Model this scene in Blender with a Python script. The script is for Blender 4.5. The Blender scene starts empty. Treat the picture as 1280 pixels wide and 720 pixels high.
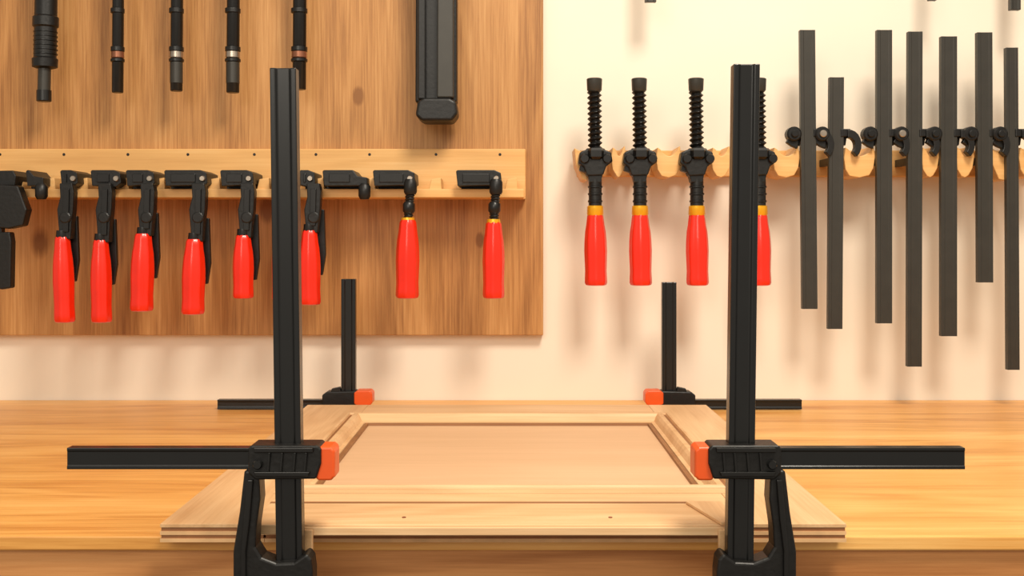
import bpy, bmesh, math, random
from mathutils import Vector, Matrix
random.seed(4)
F=1400.0; HY=300.0; ZC=1.14          # lens constant, eye level
WALL=1.68; BOARD=1.662; BENCH=0.90; BF=0.908
def X(px,d): return (px-640)*d/F
def Z(py,d): return ZC-(py-HY)*d/F
sc=bpy.context.scene
sc.view_settings.view_transform='Standard'
sc.view_settings.look='None'

# ---------------------------------------------------------------- materials
def lin(c):
    return tuple(((v/255)/12.92 if v/255<=0.04045 else ((v/255+0.055)/1.055)**2.4) for v in c)+(1,)
def base_mat(name):
    m=bpy.data.materials.new(name); m.use_nodes=True
    nt=m.node_tree; b=nt.nodes['Principled BSDF']
    return m,nt,b
def plain(name,col,rough=.5,metal=0,coat=0,var=.12,scale=60,bump=0.0,spec=.5):
    m,nt,b=base_mat(name)
    tc=nt.nodes.new('ShaderNodeTexCoord'); n=nt.nodes.new('ShaderNodeTexNoise')
    n.inputs['Scale'].default_value=scale; n.inputs['Detail'].default_value=5
    nt.links.new(tc.outputs['Object'],n.inputs['Vector'])
    r=nt.nodes.new('ShaderNodeValToRGB')
    c=lin(col)
    r.color_ramp.elements[0].position=.3; r.color_ramp.elements[1].position=.7
    r.color_ramp.elements[0].color=tuple(v*(1-var) for v in c[:3])+(1,)
    r.color_ramp.elements[1].color=tuple(min(1,v*(1+var)) for v in c[:3])+(1,)
    nt.links.new(n.outputs['Fac'],r.inputs['Fac']); nt.links.new(r.outputs['Color'],b.inputs['Base Color'])
    b.inputs['Roughness'].default_value=rough; b.inputs['Metallic'].default_value=metal
    b.inputs['Coat Weight'].default_value=coat; b.inputs['Coat Roughness'].default_value=.12
    b.inputs['Specular IOR Level'].default_value=spec
    if bump:
        bp=nt.nodes.new('ShaderNodeBump'); bp.inputs['Strength'].default_value=bump; bp.inputs['Distance'].default_value=.002
        nt.links.new(n.outputs['Fac'],bp.inputs['Height']); nt.links.new(bp.outputs['Normal'],b.inputs['Normal'])
    return m
def wood(name,cd,cm,cl,axis='X',rough=.45,ring=.5,fine=.35,plank=None,coat=0,seed=0,contrast=1.0,big=1.0,spec=.4,freq=90,knots=()):
    m,nt,b=base_mat(name); N=nt.nodes; L=nt.links
    tc=N.new('ShaderNodeTexCoord')
    def mapped(along,across,off=0):
        mp=N.new('ShaderNodeMapping')
        s=[across]*3; s['XYZ'.index(axis)]=along
        mp.inputs['Scale'].default_value=s; mp.inputs['Location'].default_value=(off+seed,off*1.7+seed*.3,off*.6)
        L.new(tc.outputs['Object'],mp.inputs['Vector']); return mp
    n1=N.new('ShaderNodeTexNoise'); n1.inputs['Scale'].default_value=1; n1.inputs['Detail'].default_value=2; n1.inputs['Distortion'].default_value=.3
    L.new(mapped(1.1*big,7*big,3).outputs[0],n1.inputs['Vector'])
    mu=N.new('ShaderNodeMath'); mu.operation='MULTIPLY'; mu.inputs[1].default_value=freq
    L.new(n1.outputs['Fac'],mu.inputs[0])
    si=N.new('ShaderNodeMath'); si.operation='SINE'; L.new(mu.outputs[0],si.inputs[0])
    n2=N.new('ShaderNodeTexNoise'); n2.inputs['Scale'].default_value=1; n2.inputs['Detail'].default_value=6; n2.inputs['Roughness'].default_value=.65
    L.new(mapped(9,330,1).outputs[0],n2.inputs['Vector'])
    n3=N.new('ShaderNodeTexNoise'); n3.inputs['Scale'].default_value=1; n3.inputs['Detail'].default_value=4
    L.new(mapped(1.5,18,7).outputs[0],n3.inputs['Vector'])
    def ma(op,a,bv):
        k=N.new('ShaderNodeMath'); k.operation=op
        for i,v in enumerate((a,bv)):
            if isinstance(v,(int,float)): k.inputs[i].default_value=v
            else: L.new(v,k.inputs[i])
        return k.outputs[0]
    v=ma('MULTIPLY',si.outputs[0],.14*ring*contrast)
    v=ma('ADD',v,ma('MULTIPLY',ma('SUBTRACT',n2.outputs['Fac'],.5),fine*2.6*contrast))
    v=ma('ADD',v,ma('MULTIPLY',ma('SUBTRACT',n3.outputs['Fac'],.5),1.4*contrast))
    if plank:
        ax,w=plank
        sp=N.new('ShaderNodeSeparateXYZ'); L.new(tc.outputs['Object'],sp.inputs[0])
        q=ma('FLOOR',ma('DIVIDE',sp.outputs['XYZ'.index(ax)],w),0)
        wn=N.new('ShaderNodeTexWhiteNoise'); wn.noise_dimensions='1D'; L.new(q,wn.inputs['W'])
        v=ma('ADD',v,ma('MULTIPLY',ma('SUBTRACT',wn.outputs['Value'],.5),.35))
    for (kx,kz,kr) in knots:      # small pin knots in the veneer
        sp=N.new('ShaderNodeSeparateXYZ'); L.new(tc.outputs['Object'],sp.inputs[0])
        dx=ma('SUBTRACT',sp.outputs[0],kx); dzz=ma('MULTIPLY',ma('SUBTRACT',sp.outputs[2],kz),.6)
        dist=ma('SQRT',ma('ADD',ma('MULTIPLY',dx,dx),ma('MULTIPLY',dzz,dzz)),0)
        g=ma('MAXIMUM',ma('SUBTRACT',1,ma('DIVIDE',dist,kr)),0)
        v=ma('SUBTRACT',v,ma('MULTIPLY',g,.9))
    v=ma('ADD',v,.5)
    r=N.new('ShaderNodeValToRGB'); e=r.color_ramp.elements
    e[0].position=.1; e[0].color=lin(cd); e[1].position=.9; e[1].color=lin(cl)
    k=e.new(.5); k.color=lin(cm)
    L.new(v,r.inputs['Fac']); L.new(r.outputs['Color'],b.inputs['Base Color'])
    b.inputs['Roughness'].default_value=rough; b.inputs['Coat Weight'].default_value=coat; b.inputs['Coat Roughness'].default_value=.25
    b.inputs['Specular IOR Level'].default_value=spec
    bp=N.new('ShaderNodeBump'); bp.inputs['Strength'].default_value=.2; bp.inputs['Distance'].default_value=.001
    L.new(n2.outputs['Fac'],bp.inputs['Height']); L.new(bp.outputs['Normal'],b.inputs['Normal'])
    return m
M_wall=plain('wall_paint',(236,225,208),.85,var=.03,scale=5,bump=.04,spec=.2)
M_floor=plain('floor_concrete',(120,105,90),.7,var=.1,scale=8)
M_board=wood('oak_veneer',(138,90,44),(182,130,74),(208,158,100),'Z',.5,ring=.7,fine=.6,contrast=.75,big=.9,freq=75,
    knots=((X(50,BOARD),Z(303,BOARD),.016),(X(334,BOARD),Z(262,BOARD),.014),(X(448,BOARD),Z(120,BOARD),.010),(X(600,BOARD),Z(300,BOARD),.008)))
M_bench=wood('bench_beech',(186,118,48),(224,162,84),(240,188,112),'X',.36,ring=.7,fine=.45,plank=('Y',.125),contrast=.8)
M_apron=wood('apron_wood',(166,106,56),(206,144,86),(222,164,106),'X',.5,ring=.9,contrast=.8,seed=4)
M_rack=wood('rack_pine',(198,144,82),(222,170,104),(238,194,134),'X',.5,ring=.6,contrast=.6,seed=9)
M_door=wood('door_maple',(194,146,98),(218,176,128),(236,200,154),'Y',.45,ring=.6,contrast=.75,seed=2)
M_rail=wood('rail_maple',(194,146,96),(218,176,128),(236,200,154),'X',.45,ring=.6,contrast=.75,seed=5)
M_panel=wood('door_panel_veneer',(202,162,120),(216,176,136),(226,190,152),'X',.5,ring=.4,fine=.4,contrast=.5,seed=6)
M_shade=wood('shadow_line_brown',(120,78,46),(146,100,62),(164,118,76),'X',.5,contrast=.6,seed=3)  # dark brown for shadow lines painted into the moulding and batten
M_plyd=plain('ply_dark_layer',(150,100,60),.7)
M_plyl=plain('ply_light_layer',(220,176,126),.6)
M_black=plain('black_enamel',(13,12,11),.36,var=.15,scale=90,coat=.1,spec=.4)
M_cast=plain('black_cast_iron',(16,15,14),.42,var=.25,scale=200,bump=.15,spec=.4)
M_bar=plain('gunmetal_bar',(52,50,45),.42,var=.08,scale=60,metal=.2)
M_front=plain('blued_steel_bar',(17,17,17),.3,var=.12,scale=40,metal=.2,coat=.1)
M_red=plain('red_plastic',(226,36,8),.3,var=.04,coat=.3,spec=.4)
M_orange=plain('orange_plastic',(226,84,20),.42,var=.05,coat=.1)
M_gold=plain('brass_collar',(232,168,30),.3,metal=.4,var=.05)
M_steel=plain('steel',(170,158,145),.3,metal=.9)
M_copper=plain('copper_band',(140,90,66),.35,metal=.6)

# ---------------------------------------------------------------- helpers
def root(name,loc):
    e=bpy.data.objects.new(name,None); e.empty_display_size=.02
    e.location=loc; sc.collection.objects.link(e); return e
def add(name,bm,mat,par=None,bevel=0,smooth=False,seg=2):
    me=bpy.data.meshes.new(name); bmesh.ops.recalc_face_normals(bm,faces=bm.faces[:])
    if smooth:
        for f in bm.faces: f.smooth=True
        for e in bm.edges:
            if len(e.link_faces)==2 and e.calc_face_angle(0)>.7: e.smooth=False
    bm.to_mesh(me); bm.free(); me.materials.append(mat)
    o=bpy.data.objects.new(name,me); sc.collection.objects.link(o)
    if bevel:
        md=o.modifiers.new('bevel','BEVEL'); md.width=bevel; md.segments=seg; md.limit_method='ANGLE'; md.angle_limit=math.radians(40)
    if par:
        o.parent=par; o.matrix_parent_inverse=Matrix.Translation(-par.location)
    return o
def box(name,x0,x1,y0,y1,z0,z1,mat,par=None,bevel=.001):
    bm=bmesh.new()
    vs=[bm.verts.new((x,y,z)) for x in (x0,x1) for y in (y0,y1) for z in (z0,z1)]
    for q in ((0,1,3,2),(4,6,7,5),(0,4,5,1),(2,3,7,6),(0,2,6,4),(1,5,7,3)): bm.faces.new([vs[i] for i in q])
    return add(name,bm,mat,par,bevel)
def prism(name,pts,y0,y1,mat,par=None,bevel=.0008,seg=2):
    """outline in XZ extruded through Y"""
    bm=bmesh.new()
    a=[bm.verts.new((x,y0,z)) for x,z in pts]; b=[bm.verts.new((x,y1,z)) for x,z in pts]
    bm.faces.new(a); bm.faces.new(b[::-1]); n=len(pts)
    for i in range(n): bm.faces.new((a[i],a[(i+1)%n],b[(i+1)%n],b[i]))
    return add(name,bm,mat,par,bevel,seg=seg)
def pp(name,pts,d,th,mat,par=None,bevel=.0008,seg=2):
    return prism(name,[(X(x,d),Z(y,d)) for x,y in pts],d,d+th,mat,par,bevel,seg)
def lathe(name,prof,x0,x1,y,mat,par=None,seg=24,flute=0,nf=8,smooth=True):
    bm=bmesh.new(); rows=[]; za,zb=prof[0][0],prof[-1][0]
    for z,r in prof:
        t=(z-za)/(zb-za) if zb!=za else 0; cx=x0+(x1-x0)*t; row=[]
        for k in range(seg):
            th=2*math.pi*k/seg; rr=r*(1+flute*math.cos(nf*th))
            row.append(bm.verts.new((cx+rr*math.cos(th),y+rr*math.sin(th),z)))
        rows.append(row)
    for i in range(len(rows)-1):
        for k in range(seg):
            bm.faces.new((rows[i][k],rows[i][(k+1)%seg],rows[i+1][(k+1)%seg],rows[i+1][k]))
    bm.faces.new(rows[0]); bm.faces.new(rows[-1][::-1])
    return add(name,bm,mat,par,0,smooth)
def screw(name,z0,z1,r,amp,pitch,x0,x1,y,mat,par=None,seg=20):
    bm=bmesh.new(); rows=[]; n=max(4,int(abs(z1-z0)/(pitch/8)))
    for i in range(n+1):
        t=i/n; z=z0+(z1-z0)*t; row=[]
        for k in range(seg):
            th=2*math.pi*k/seg; ph=(z/pitch-th/(2*math.pi))%1
            rr=r+amp*(1-abs(2*ph-1)*2)
            row.append(bm.verts.new((x0+(x1-x0)*t+rr*math.cos(th),y+rr*math.sin(th),z)))
        rows.append(row)
    for i in range(n):
        for k in range(seg):
            bm.faces.new((rows[i][k],rows[i][(k+1)%seg],rows[i+1][(k+1)%seg],rows[i+1][k]))
    bm.faces.new(rows[0]); bm.faces.new(rows[-1])
    return add(name,bm,mat,par,0,True)
def knob(name,x,z,y0,y1,r,mat,par=None,seg=20):
    bm=bmesh.new(); pr=[(y0,r*.8),(y0+(y1-y0)*.12,r),(y1,r)]; rows=[]
    for y,rr in pr:
        rows.append([bm.verts.new((x+rr*math.cos(2*math.pi*k/seg),y,z+rr*math.sin(2*math.pi*k/seg))) for k in range(seg)])
    for i in range(2):
        for k in range(seg): bm.faces.new((rows[i][k],rows[i][(k+1)%seg],rows[i+1][(k+1)%seg],rows[i+1][k]))
    bm.faces.new(rows[0]); bm.faces.new(rows[-1])
    return add(name,bm,mat,par,0,False)
def sec_pts(w,th,groove,gd):
    a=w/2; g=w*groove/2; h=th/2; q=th*gd
    return [(-a,-h),(-g-q*.3,-h),(-g+q*.5,-h+q),(g-q*.5,-h+q),(g+q*.3,-h),(a,-h),(a,h),(g+q*.3,h),(g-q*.5,h-q),(-g+q*.5,h-q),(-g-q*.3,h),(-a,h)]
def ibar_v(name,xt,xb,w,zt,zb,y,th,mat,par,groove=.5,gd=.25):
    sec=sec_pts(w,th,groove,gd); bm=bmesh.new(); n=len(sec)
    A=[bm.verts.new((xb+u,y+v,zb)) for u,v in sec]; B=[bm.verts.new((xt+u,y+v,zt)) for u,v in sec]
    bm.faces.new(A); bm.faces.new(B[::-1])
    for i in range(n): bm.faces.new((A[i],A[(i+1)%n],B[(i+1)%n],B[i]))
    return add(name,bm,mat,par,.0007)
def ibar_h(name,x0,x1,zc,w,y,th,mat,par,groove=.5,gd=.2):
    sec=sec_pts(w,th,groove,gd); bm=bmesh.new(); n=len(sec)
    A=[bm.verts.new((x0,y+v,zc+u)) for u,v in sec]; B=[bm.verts.new((x1,y+v,zc+u)) for u,v in sec]
    bm.faces.new(A); bm.faces.new(B[::-1])
    for i in range(n): bm.faces.new((A[i],A[(i+1)%n],B[(i+1)%n],B[i]))
    return add(name,bm,mat,par,.0007)

# ---------------------------------------------------------------- room
box('wall_back',-2.6,2.6,WALL,WALL+.1,0,2.7,M_wall,bevel=0)
box('floor',-2.6,2.6,-2.0,WALL+.1,-.05,0,M_floor,bevel=0)

# ---------------------------------------------------------------- oak board
box('wooden_tool_board',-1.35,X(679,BOARD),BOARD,WALL-.0003,Z(419,BOARD),Z(-420,BOARD),M_board,bevel=.001)

# ---------------------------------------------------------------- workbench
wb=root('workbench',(0,1.29,BENCH))
box('top',-1.5,1.5,BF,WALL-.001,BENCH-.012,BENCH,M_bench,wb,.0015)
box('front_apron',-1.46,1.46,BF+.006,BF+.034,BENCH-.105,BENCH-.012,M_apron,wb,.001)
box('back_apron',-1.46,1.46,1.63,1.66,BENCH-.105,BENCH-.012,M_apron,wb,.001)
for i,(x,y) in enumerate(((-1.45,BF+.035),(1.36,BF+.035),(-1.45,1.54),(1.36,1.54))):
    box('leg_%d'%(i+1),x,x+.09,y,y+.09,0,BENCH-.012,M_apron,wb,.003)
box('lower_shelf',-1.45,1.45,BF+.05,1.6,.22,.245,M_bench,wb)

# ---------------------------------------------------------------- cabinet door being glued
PT=.915
def dz(py,z): return (ZC-z)*F/(py-HY)
fd=dz(655,PT); bd=dz(506,PT)
dr=root('cabinet_door_frame',(0,1.2,PT))
xl=X(200,fd); xr=X(1058,fd); xil=X(448,dz(520,PT)); xir=X(822,dz(520,PT))
yin=dz(521,PT); yfr=dz(612,PT)
zb=BENCH+.0005; t5=(PT-zb)/5
def ply(prefix,x0,x1,y0,y1,top):
    for k in range(5):
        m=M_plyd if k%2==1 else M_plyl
        e=.0008 if k%2==1 else 0
        z0=zb+t5*k; z1=z0+t5
        if k==4: m=top
        box('%s_ply_%d'%(prefix,k+1),x0+e,x1-e,y0+e,y1-e,z0,z1,m,dr,.0003 if k==4 else 0)
ply('left_stile',xl,xil,fd,bd,M_door)
ply('right_stile',xir,xr,fd,bd,M_door)
ply('back_rail',xil+.0004,xir-.0004,yin,bd,M_rail)
ply('front_rail',xil+.0004,xir-.0004,fd,yfr,M_rail)
box('recessed_panel',xil,xir,yfr,yin,BENCH+.002,BENCH+.006,M_panel,dr,0)
def sweep(name,prof,mat,closed=False):
    bm=bmesh.new(); loops=[]
    for (sx,sy) in ((-1,-1),(1,-1),(1,1),(-1,1)):
        cx=xil if sx<0 else xir; cy=yfr if sy<0 else yin
        loops.append([bm.verts.new((cx+sx*o,cy+sy*o,z)) for o,z in prof])
    n=len(prof)
    for i in range(4):
        a=loops[i]; b=loops[(i+1)%4]
        for j in range(n if closed else n-1): bm.faces.new((a[j],b[j],b[(j+1)%n],a[(j+1)%n]))
    add(name,bm,mat,dr,0)
sweep('mitred_moulding',[(-.011,BENCH+.0062),(-.010,BENCH+.0095),(-.006,BENCH+.0105),(-.0035,PT+.001),(-.001,PT+.0045),(.004,PT+.005),(.0058,PT+.0032),(.0072,PT+.0004)],M_rail)
sweep('outer_bead',[(.0105,PT+.0002),(.0115,PT+.0034),(.0145,PT+.0034),(.0158,PT+.0002)],M_rail,True)
sweep('quirk_shade',[(.0070,PT+.0002),(.0070,PT+.0009),(.0107,PT+.0009),(.0107,PT+.0002)],M_shade,True)  # shade in the quirk, put in as a dark strip
sweep('inner_shade_bead',[(-.0155,BENCH+.0061),(-.0150,BENCH+.0088),(-.0110,BENCH+.0092),(-.0108,BENCH+.0061)],M_shade,True)  # dark bead painted in as the shadow line around the recess
# gluing batten clamped along the front
ft=PT+.008; rd0=dz(656,ft); rd1=dz(629,ft)
gr=root('gluing_batten',(0,rd0,ft))
yb0=rd0
x0,x1=X(320,rd0+.02),X(922,rd0)
prism('rail',[(x0,PT+.0005),(x1,PT+.0005),(x1,ft),(x0,ft)],yb0,rd1,M_rail,gr,.0008)
box('back_shade_strip',x0,x1-.02,rd1+.0003,rd1+.0045,PT+.0005,ft+.0004,M_shade,gr,.0003)  # dark strip painted in as the shadow line behind the batten
box('back_lip',x0,x1-.02,rd1+.0048,rd1+.0125,PT+.0005,ft+.0002,M_rail,gr,.0005)
box('front_strip',X(372,yb0),X(918,yb0),yb0-.0035,yb0-.0003,Z(668,yb0),ft-.0012,M_rail,gr,.0006)
box('left_cleat',X(373,yb0),X(393,yb0),yb0-.008,yb0-.0037,Z(702,yb0),ft-.002,M_door,gr,.0008)
box('right_cleat',X(896,yb0),X(918,yb0),yb0-.008,yb0-.0037,Z(698,yb0),ft-.002,M_door,gr,.0008)
bm=bmesh.new()
tri=[(X(874,rd0),rd1-.003),(X(922,rd0),rd1-.003),(X(922,rd0),yb0-.002),(X(900,rd0),yb0-.002)]
A=[bm.verts.new((x,y,ft+.0002)) for x,y in tri]; B=[bm.verts.new((x,y,ft+.0026)) for x,y in tri]
bm.faces.new(A); bm.faces.new(B)
for i in range(4): bm.faces.new((A[i],A[(i+1)%4],B[(i+1)%4],B[i]))
add('corner_block',bm,M_door,gr,.0005)
for i,px in enumerate((505,763)):
    o=knob('screw_%d'%(i+1),0,0,0,.0008,.0016,M_copper,gr)
    o.parent=None; o.rotation_euler=(-math.pi/2,0,0); o.location=(X(px,dz(647,ft)),dz(647,ft),ft+.0006)
    bpy.context.view_layer.update(); o.parent=gr; o.matrix_parent_inverse=Matrix.Translation(-gr.location)

# ---------------------------------------------------------------- front bar clamps
def front_clamp(s,cx,tilt):
    d=.822
    q=lambda u:cx+u*(-s)   # u>0 points towards the workpiece
    r=root('bar_clamp',(X(cx,d),d,Z(575,d)))
    def P(pts): return [(q(u),y) for u,y in pts]
    zt=Z(79 if s>0 else 84,d); zbm=BENCH-.135
    slope=tilt/F*d/(Z(84,d)-Z(700,d))
    xc=X(cx,d); z5=Z(575,d)
    ibar_v('vertical_rail',xc-slope*(zt-z5),xc+slope*(z5-zbm),X(640+33,d),zt,zbm,d+.008,.012,M_front,r,.55,.12)
    xa=X(q(-47),d); xb=X(80 if s<0 else 1210,d)
    ibar_h('horizontal_rail',min(xa,xb),max(xa,xb),z5,X(640+27,d),d+.010,.010,M_front,r,.7,.06)
    pp('slider_housing',P([(-49,560),(-45,557),(38,557),(42,562),(42,580),(36,599),(-40,600),(-49,592)]),d-.006,.026,M_cast,r,.0014,3)
    pp('housing_rib_top',P([(-42,560),(32,560),(32,566),(-42,566)]),d-.009,.004,M_black,r,.0006)
    pp('housing_rib_bottom',P([(-42,590),(28,590),(26,596),(-40,596)]),d-.009,.004,M_black,r,.0006)
    for k,u in enumerate((-24,-8,8,22)):
        pp('housing_web_%d'%(k+1),P([(u,566),(u+3,566),(u+1,590),(u-2,590)]),d-.0080,.003,M_black,r,.0004)
    knob('pivot_pin',X(q(-34),d),Z(578,d),d-.010,d,.0035,M_front,r)
    pp('orange_pad',P([(20,563),(24,559),(54,559),(59,563),(59,596),(55,601),(38,601),(32,593),(20,588)]),d-.003,.024,M_orange,r,.0016,3)
    pp('pad_face',P([(56,564),(60,564),(60,597),(56,597)]),d-.001,.020,M_orange,r,.001)
    pp('drop_arm',P([(-54,588),(-36,588),(-34,625),(-39,660),(-40,684),(-32,697),(-14,704),(8,703),(24,692),(30,700),(32,716),(32,790),(-62,790),(-68,735),(-68,690),(-60,640)]),d-.004,.020,M_cast,r,.002,3)
    pp('drop_arm_rib',P([(-50,600),(-43,600),(-47,650),(-52,690),(-52,730),(-58,730),(-58,690),(-54,645)]),d-.007,.005,M_black,r,.0008)
    xj=X(q(-4),d)
    box('lower_jaw',xj-.016,xj+.016,d-.002,BF+.03,BENCH-.135,BENCH-.122,M_cast,r,.002)
    lathe('lower_pad',[(BENCH-.122,.010),(BENCH-.108,.010),(BENCH-.106,.012),(BENCH-.1055,.012)],xj,xj,BF+.018,M_orange,r)
front_clamp(-1,359,8)
front_clamp(1,928,-8)

# ---------------------------------------------------------------- rear bar clamps
def rear_clamp(s,cx,top):
    d=1.575; q=lambda u:cx+u*(-s)
    r=root('bar_clamp',(X(cx,d),d,BENCH+.01))
    P=lambda pts:[(q(u),y) for u,y in pts]
    zlow=BENCH+.001
    ibar_v('vertical_rail',X(cx,d),X(cx,d),X(640+18,d),Z(top,d),BENCH+.006,d+.012,.012,M_front,r,.5,.12)
    xa=X(q(-25),d); xb=X(270 if s<0 else 1004,d)
    ibar_h('horizontal_rail',min(xa,xb),max(xa,xb),zlow+X(640+6,d),X(640+12,d),d+.012,.012,M_front,r,.6,.1)
    pp('slider_housing',P([(-32,494),(-26,490),(10,489),(14,493),(14,504),(8,510),(-28,510),(-32,506)]),d-.002,.024,M_cast,r,.0015)
    pp('orange_pad',P([(8,491),(12,488.5),(28,488.5),(31,492),(31,503),(28,507),(12,507),(8,505)]),d-.004,.026,M_orange,r,.0015)
    pp('small_lever',P([(-20,486),(-10,484),(-8,491),(-22,492)]),d,.01,M_black,r,.0006)
rear_clamp(-1,434.5,349)
rear_clamp(1,837.5,353)

# ---------------------------------------------------------------- left rack
rk=root('clamp_rack',(X(300,1.65),1.63,Z(220,1.65)))
dR=1.645
box('back_plate',-1.1,X(657,dR),dR,BOARD-.0003,Z(249,dR),Z(186,dR),M_rack,rk,.0015)
dL=1.585
box('shelf',-1.08,X(655,dL),dL,dR,Z(247,dL),Z(236,dL),M_rack,rk,.0012)
for i,px in enumerate((-60,0,80,160,235,318,395,462,545,625)):
    knob('plate_screw_%d'%(i+1),X(px,dR),Z(193,dR),dR-.0008,dR+.001,.002,M_cast,rk)
for i,px in enumerate((22,62,103,154,199,268,330,398,462,545,640)):
    pp('divider_%d'%(i+1),[(px-6,224),(px+6,222),(px+7,237),(px-9,237)],dL+.004,.05,M_rack,rk,.001)

HPROF=[(0,.60),(.03,.70),(.08,.74),(.16,.80),(.25,.90),(.38,.97),(.52,1.0),(.66,.97),(.80,.94),(.90,.97),(.96,.98),(.99,.90),(1,.72)]
def red_handle(par,xt,xb,yt,yb,hw,d,nm='red_handle'):
    z0=Z(yt,d); z1=Z(yb,d); R=hw*d/F
    lathe(nm,[(z0+(z1-z0)*t,R*r) for t,r in HPROF],X(xt,d),X(xb,d),d,M_red,par,48,.03,8)
def short_clamp(hx0,hx1,xt,xb,yt,yb,kind=0,hw=13.5):
    d=1.56
    r=root('f_clamp',(X(hx1,d),d,Z(225,d)))
    pp('fixed_jaw',[(hx0,214),(hx0+2,212.5),(hx1-8,212.5),(hx1,216),(hx1+1,229),(hx1-6,234),(hx1-16,231.5),(hx0+2,232.5)],d+.005,.0615,M_cast,r,.0009,2)
    box('jaw_foot',X(hx0+6,d+.03),X(hx1-10,d+.03),1.60,1.635,Z(236,dL)+.0002,Z(229,d+.03),M_cast,r,.0008)
    pp('jaw_recess',[(hx0+8,217),(hx1-14,217),(hx1-14,228),(hx0+8,228)],d+.003,.004,M_black,r,.0008)
    knob('jaw_bolt',X(hx1-6,d),Z(223,d),d+.001,d+.01,.004,M_steel,r)
    d2=d
    if kind==0:
        w=8; x=xt+4
        pp('sliding_arm',[(x-w,229),(x+w,229),(x+w+2,240),(x+w+1,262),(x+w-1,280),(x+w-2,yt+3),(x-w,yt+3),(x-w-1,285),(x-w-3,262),(x-w+1,246)],d2-.005,.016,M_cast,r,.0014,2)
        pp('arm_rib',[(x-3,236),(x+4,236),(x+3,yt-6),(x-4,yt-6)],d2-.008,.004,M_black,r,.0006)
        knob('arm_boss',X(x+2,d2),Z(272,d2),d2-.009,d2,.008,M_cast,r)
        pp('clamp_bar',[(xt+8,yt-28),(xt+18,yt-26),(xt+20,yt+30),(xt+16,yt+56),(xt+8,yt+56)],d2+.014,.008,M_cast,r,.0012)
        lathe('ferrule',[(Z(yt-8,d),.008),(Z(yt+2,d),.009),(Z(yt+5,d),.008)],X(xt,d),X(xt,d),d,M_black,r)
    else:
        screw('spindle',Z(236,d),Z(yt+2,d),.0062,.0009,.004,X(xt+3,d),X(xt,d),d,M_cast,r)
        lathe('boss',[(Z(224,d),.007),(Z(228,d),.0092),(Z(240,d),.0092),(Z(243,d),.0075)],X(xt+3,d),X(xt+3,d),d,M_cast,r)
        lathe('knuckle',[(Z(252,d),.006),(Z(255,d),.0085),(Z(264,d),.0085),(Z(267,d),.006)],X(xt+1,d),X(xt+1,d),d,M_black,r)
        lathe('ferrule',[(Z(yt-3,d),.009),(Z(yt+3,d),.010),(Z(yt+6,d),.010)],X(xt,d),X(xt,d),d,M_gold,r)
    red_handle(r,xt,xb,yt,yb,hw,d)
for a in ((75,96,78,81,296,403,0,13),(113,150,126,127,300,403,0,13),(157,192,179,177,292,389,0,14.5),
          (205,258,243,241,299,393,0,14.5),(275,316,304,304,294,373,0,13),(340,366,353,353,286,376,0,13),
          (374,393,387,388,288,381,0,13),(466,518,510,509,275,373,1,14.5),(570,626,617,617,277,373,1,13.5)):
    short_clamp(*a)
def spare_jaw(hx0,hx1):
    d=1.56; r=root('clamp_jaw',(X(hx1,d),d,Z(225,d)))
    pp('jaw_body',[(hx0,214),(hx0+2,212.5),(hx1-14,212.5),(hx1-8,220),(hx1+4,222),(hx1+4,232),(hx0+2,232.5)],d+.005,.0615,M_cast,r,.001)
    box('jaw_foot',X(hx0+3,d+.03),X(hx1-4,d+.03),1.60,1.635,Z(236,dL)+.0002,Z(229,d+.03),M_cast,r,.0008)
    if hx1-hx0>30: pp('jaw_recess',[(hx0+8,217),(hx1-18,217),(hx1-18,228),(hx0+8,228)],d+.003,.004,M_black,r,.0008)
    lathe('jaw_knob',[(Z(229,d),.005),(Z(233,d),.0085),(Z(245,d),.0085),(Z(249,d),.006)],X(hx1,d),X(hx1,d),d+.005,M_cast,r)
spare_jaw(403,455); spare_jaw(32,50)
d=1.56; qc=root('quick_clamp',(X(5,d),d,Z(250,d)))
pp('head',[(-30,214),(16,213),(20,220),(18,232),(-30,232)],d+.005,.0615,M_cast,qc,.0012)
box('head_foot',X(-26,d+.03),X(14,d+.03),1.60,1.635,Z(236,dL)+.0002,Z(229,d+.03),M_cast,qc,.0008)
pp('body',[(-14,230),(22,232),(33,262),(28,282),(10,286),(-14,284)],d-.006,.02,M_cast,qc,.002,3)
pp('trigger',[(-12,290),(12,290),(14,302),(13,360),(2,362),(-12,360)],d-.004,.016,M_cast,qc,.002)
pp('link',[(-12,280),(2,280),(2,295),(-12,295)],d-.002,.012,M_black,qc,.001)

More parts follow.
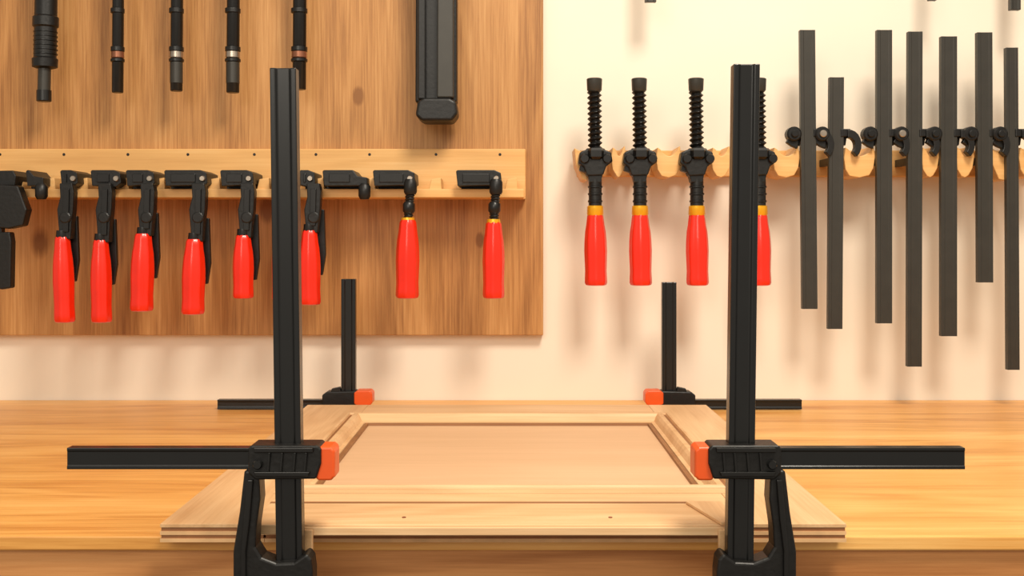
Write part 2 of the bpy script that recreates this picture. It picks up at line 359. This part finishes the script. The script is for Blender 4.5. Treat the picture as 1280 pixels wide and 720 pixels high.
# ---------------------------------------------------------------- upper racks (out of shot) and what hangs from them
box('hanging_rail',-1.08,X(665,1.60),1.59,BOARD-.0003,Z(-150,1.6),Z(-122,1.6),M_rack)
dH=1.612
def pipe(cx,w,yend,thick=False,cb=True):
    r=root('pipe_clamp',(X(cx,dH),dH,Z(0,dH))); k=dH/F
    x=X(cx,dH)
    if thick:
        lathe('sleeve',[(Z(-121,dH),13*k),(Z(20,dH),13.5*k),(Z(22,dH),15.5*k),(Z(33,dH),15.5*k),(Z(35,dH),13.5*k),(Z(72,dH),13.5*k),(Z(74,dH),15.5*k),(Z(84,dH),15*k),(Z(86,dH),9*k)],X(cx+2,dH),x-2*k,dH,M_cast,r,28)
        for j in range(6):
            zz=Z(39+j*5.5,dH); lathe('grip_ring_%d'%(j+1),[(zz,13.4*k),(zz-.0006,14.4*k),(zz-.002,14.4*k),(zz-.0026,13.4*k)],x-1*k,x-1*k,dH,M_black,r)
        lathe('spindle',[(Z(86,dH),7.8*k),(Z(114,dH),7.8*k)],x-2.4*k,x-3*k,dH,M_bar,r)
        lathe('tip',[(Z(113,dH),9*k),(Z(yend-1,dH),9*k),(Z(yend,dH),8*k)],x-3*k,x-3*k,dH,M_black,r)
    else:
        lathe('pipe',[(Z(-121,dH),w*k),(Z(yend-1,dH),w*k),(Z(yend,dH),w*.9*k)],x+1.5*k,x,dH,M_black,r,20)
        lathe('collar',[(Z(58,dH),w*k),(Z(59,dH),w*1.2*k),(Z(64,dH),w*1.2*k),(Z(65,dH),w*1.02*k)],x,x,dH,M_black,r,20)
        lathe('band',[(Z(65,dH),w*1.1*k),(Z(72,dH),w*1.12*k),(Z(73,dH),w*1.0*k)],x,x,dH,M_copper if cb else M_steel,r,20)
        lathe('lower_collar',[(Z(73,dH),w*1.02*k),(Z(74,dH),w*1.22*k),(Z(77,dH),w*1.22*k),(Z(78,dH),w*k)],x,x,dH,M_black,r,20)
        if not cb: lathe('steel_sleeve',[(Z(78,dH),w*1.05*k),(Z(104,dH),w*1.05*k)],x,x,dH,M_bar,r,20)
        lathe('upper_collar',[(Z(10,dH),w*k),(Z(11,dH),w*1.2*k),(Z(16,dH),w*1.2*k),(Z(17,dH),w*k)],x,x,dH,M_cast,r,20)
pipe(58,14,127,True)
pipe(147,7,116); pipe(220.5,7.5,114,cb=False); pipe(291,8,116,cb=False); pipe(374,8.5,112)
d=1.59; pj=root('parallel_jaw_clamp',(X(545,d),d,Z(60,d)))
pp('outer_channel',[(520,-130),(571,-130),(571,128),(519,128)],d+.012,.035,M_cast,pj,.003,3)
pp('face_bar',[(547,-130),(567,-130),(567,122),(546,122)],d-.002,.02,M_bar,pj,.002)
pp('side_bar',[(522,-130),(532,-130),(532,124),(522,124)],d+.003,.02,M_cast,pj,.002)
pp('foot',[(522,126),(530,122),(562,122),(570,126),(572,142),(565,151),(527,151),(519,144)],d-.006,.055,M_cast,pj,.004,3)

# ---------------------------------------------------------------- right rack
dW=1.650
rr=root('clamp_rack',(X(1000,dW),1.66,Z(205,dW)))
box('back_rail',X(722,dW),1.05,1.664,WALL-.0003,Z(220,dW),Z(187,dW),M_rack,rr,.0015)
def scallop(name,x0,x1):
    w=x1-x0; n=10
    pts=[(x0,184)]
    for i in range(n+1):
        t=i/n; pts.append((x0+4+(w-7)*t,187+8*math.sin(math.pi*t)**.8 if 0<t<1 else 187))
    pts+=[(x1,182),(x1+2,196),(x1,210),(x1-5,219),(x0+w*.5,222),(x0+5,220),(x0,212),(x0-2,198)]
    pp(name,pts,1.60,.0635,M_rack,rr,.0012)
for i,(a,b) in enumerate(((722,730),(766,781),(822,850),(891,912),(968,998),(1057,1092),(1154,1172),(1197,1216),(1243,1254),(1276,1300))):
    if b-a<12: pp('peg_%d'%(i+1),[(a-4,185),(a+2,188),(b+3,194),(b+4,212),(b+4,226),(a+6,224),(a-2,206)],1.60,.0635,M_rack,rr,.0012)
    else: scallop('peg_%d'%(i+1),a,b)

def spring_clamp(cx):
    d=1.59; k=d/F; r=root('screw_clamp',(X(cx,d),d,Z(205,d))); x=X(cx,d)
    lathe('cap',[(Z(98,d),8.5*k),(Z(99,d),9.8*k),(Z(113,d),9.2*k),(Z(116,d),6.5*k)],x-k,x-k,d,M_bar,r,20)
    screw('upper_thread',Z(115,d),Z(188,d),7.6*k,1.9*k,6.6*k,x-k,x,d,M_cast,r,24)
    pp('swivel_block',[(cx-19,190),(cx-9,186),(cx+9,186),(cx+20,190),(cx+22,202),(cx+14,208),(cx+10,219),(cx-10,220),(cx-14,209),(cx-21,204)],d-.012,.0215,M_cast,r,.002,3)
    for s in (-1,1):
        knob('swivel_pin_%d'%(1 if s<0 else 2),X(cx+s*14,d),Z(199,d),d-.017,d,.0068,M_black,r)
    pp('hook_left',[(cx-18,203),(cx-9,206),(cx-12,216),(cx-20,213)],d-.006,.015,M_black,r,.0012)
    box('hanger_pin',x-.005,x+.005,d+.009,1.6638,Z(207,d),Z(197,d),M_cast,r,.0005)
    lathe('swivel_nut',[(Z(186,d),11*k),(Z(189,d),13*k),(Z(197,d),13*k),(Z(200,d),9*k)],x,x,d-.006,M_black,r,6,smooth=False)
    pp('yoke_foot',[(cx-10,216),(cx+10,216),(cx+7,228),(cx-7,228)],d-.009,.018,M_black,r,.001)
    lathe('lower_rod',[(Z(224,d),8.2*k),(Z(259,d),8.2*k)],x,x,d,M_cast,r,24)
    for j in range(3):
        zz=Z(232+j*9,d); lathe('rod_ring_%d'%(j+1),[(zz,8.2*k),(zz-.0008,9.2*k),(zz-.003,9.2*k),(zz-.0038,8.2*k)],x,x,d,M_black,r)
    lathe('brass_collar',[(Z(257,d),8.5*k),(Z(258,d),10*k),(Z(268,d),10.5*k),(Z(270,d),9*k)],x,x,d,M_gold,r,24)
    red_handle(r,cx,cx+1,267,357,14,d)
for c in (744,800,871,949): spring_clamp(c)

def wall_bar(x0,x1,y0,y1,lean,kn=1):
    d=1.595; w=x1-x0; cx=(x0+x1)/2; r=root('f_clamp',(X(cx,d),d,Z(185,d)))
    ibar_v('steel_bar',X(cx,d),X(cx+lean,d),X(640+w,d),Z(y0,d),Z(y1,d),d,.009,M_bar,r,.55,.06)
    c=cx+lean*.35; a=c-w/2; b=c+w/2
    pp('jaw_collar',[(a-5,163),(a+2,160),(b+4,161),(b+6,168),(b+4,182),(a-3,182),(a-6,174)],d+.0052,.010,M_cast,r,.0015)
    pts=[]
    for i in range(9):
        t=math.radians(100-150*i/8); pts.append((b+9+15*math.cos(t),181-19*math.sin(t)))
    for i in range(9):
        t=math.radians(-50+150*i/8); pts.append((b+8+8*math.cos(t),182-10*math.sin(t)))
    pp('throat_arm',pts,d-.009,.013,M_cast,r,.001)
    pp('arm_bridge',[(b-2,161),(b+10,161),(b+12,170),(b-2,171)],d-.006,.020,M_cast,r,.001)
    knob('screw_knob',X(a-9,d),Z(168,d),d-.01,d+.006,.0105,M_cast,r)
    knob('screw_tip',X(a-9,d),Z(168,d),d-.014,d-.008,.005,M_steel if kn>1 else M_black,r)
    pp('lower_hook',[(a-14,172),(a-2,176),(a-3,186),(a-10,183),(a-17,178)],d-.004,.0085,M_cast,r,.001)
    box('hanger_pin',X(c,d)-.004,X(c,d)+.004,d+.004,1.6638,Z(205,d),Z(196,d),M_cast,r,.0005)
for a in ((999,1018,38,386,3,1),(1036,1054,97,411,-2,2),(1095,1114,38,404,0,1),(1134,1152,40,458,-1,2),(1175,1195,46,420,0,1),(1220,1239,41,353,1,1),(1256,1271,60,462,2,1)):
    wall_bar(*a)
box('hanging_rail',X(740,1.62),1.05,1.62,WALL-.0003,Z(-150,1.62),Z(-122,1.62),M_rack)
for cx,w,ye in ((813,14,3),(1165,10,1),(1268,13,13)):
    r=root('f_clamp',(X(cx,1.61),1.61,Z(-60,1.61)))
    ibar_v('steel_bar',X(cx,1.61),X(cx,1.61),X(640+w,1.61),Z(-165,1.61),Z(ye,1.61),1.61,.009,M_bar,r,.55,.12)
    box('jaw',X(cx-16,1.61),X(cx+16,1.61),1.6,1.619,Z(-120,1.61),Z(-96,1.61),M_cast,r,.002)

# ---------------------------------------------------------------- light
def area(name,loc,target,size,power,col,sy=None):
    l=bpy.data.lights.new(name,'AREA'); l.energy=power; l.color=col; l.size=size
    if sy: l.shape='RECTANGLE'; l.size_y=sy
    o=bpy.data.objects.new(name,l); o.location=loc
    o.rotation_euler=(Vector(target)-Vector(loc)).to_track_quat('-Z','Y').to_euler(); sc.collection.objects.link(o)
area('ceiling_softbox',(.40,.30,2.5),(0,1.45,.9),.5,34,(1,.90,.76),.5)
area('fill_light',(-.6,-1.4,2.2),(0,1.5,1.1),1.6,27,(1,.92,.79),1.2)  # unseen warm fill lamp, added behind the camera; not a window
w=bpy.data.worlds.new('world'); sc.world=w; w.use_nodes=True
bg=w.node_tree.nodes['Background']; bg.inputs['Color'].default_value=(1,.90,.76,1); bg.inputs['Strength'].default_value=.56

# ---------------------------------------------------------------- camera
cd=bpy.data.cameras.new('camera'); cam=bpy.data.objects.new('camera',cd); sc.collection.objects.link(cam)
cam.location=(0,0,ZC); cam.rotation_euler=(math.pi/2,0,0)
cd.sensor_width=36; cd.lens=F*36/1280; cd.shift_y=-(360-HY)/1280; cd.clip_start=.01
sc.camera=cam
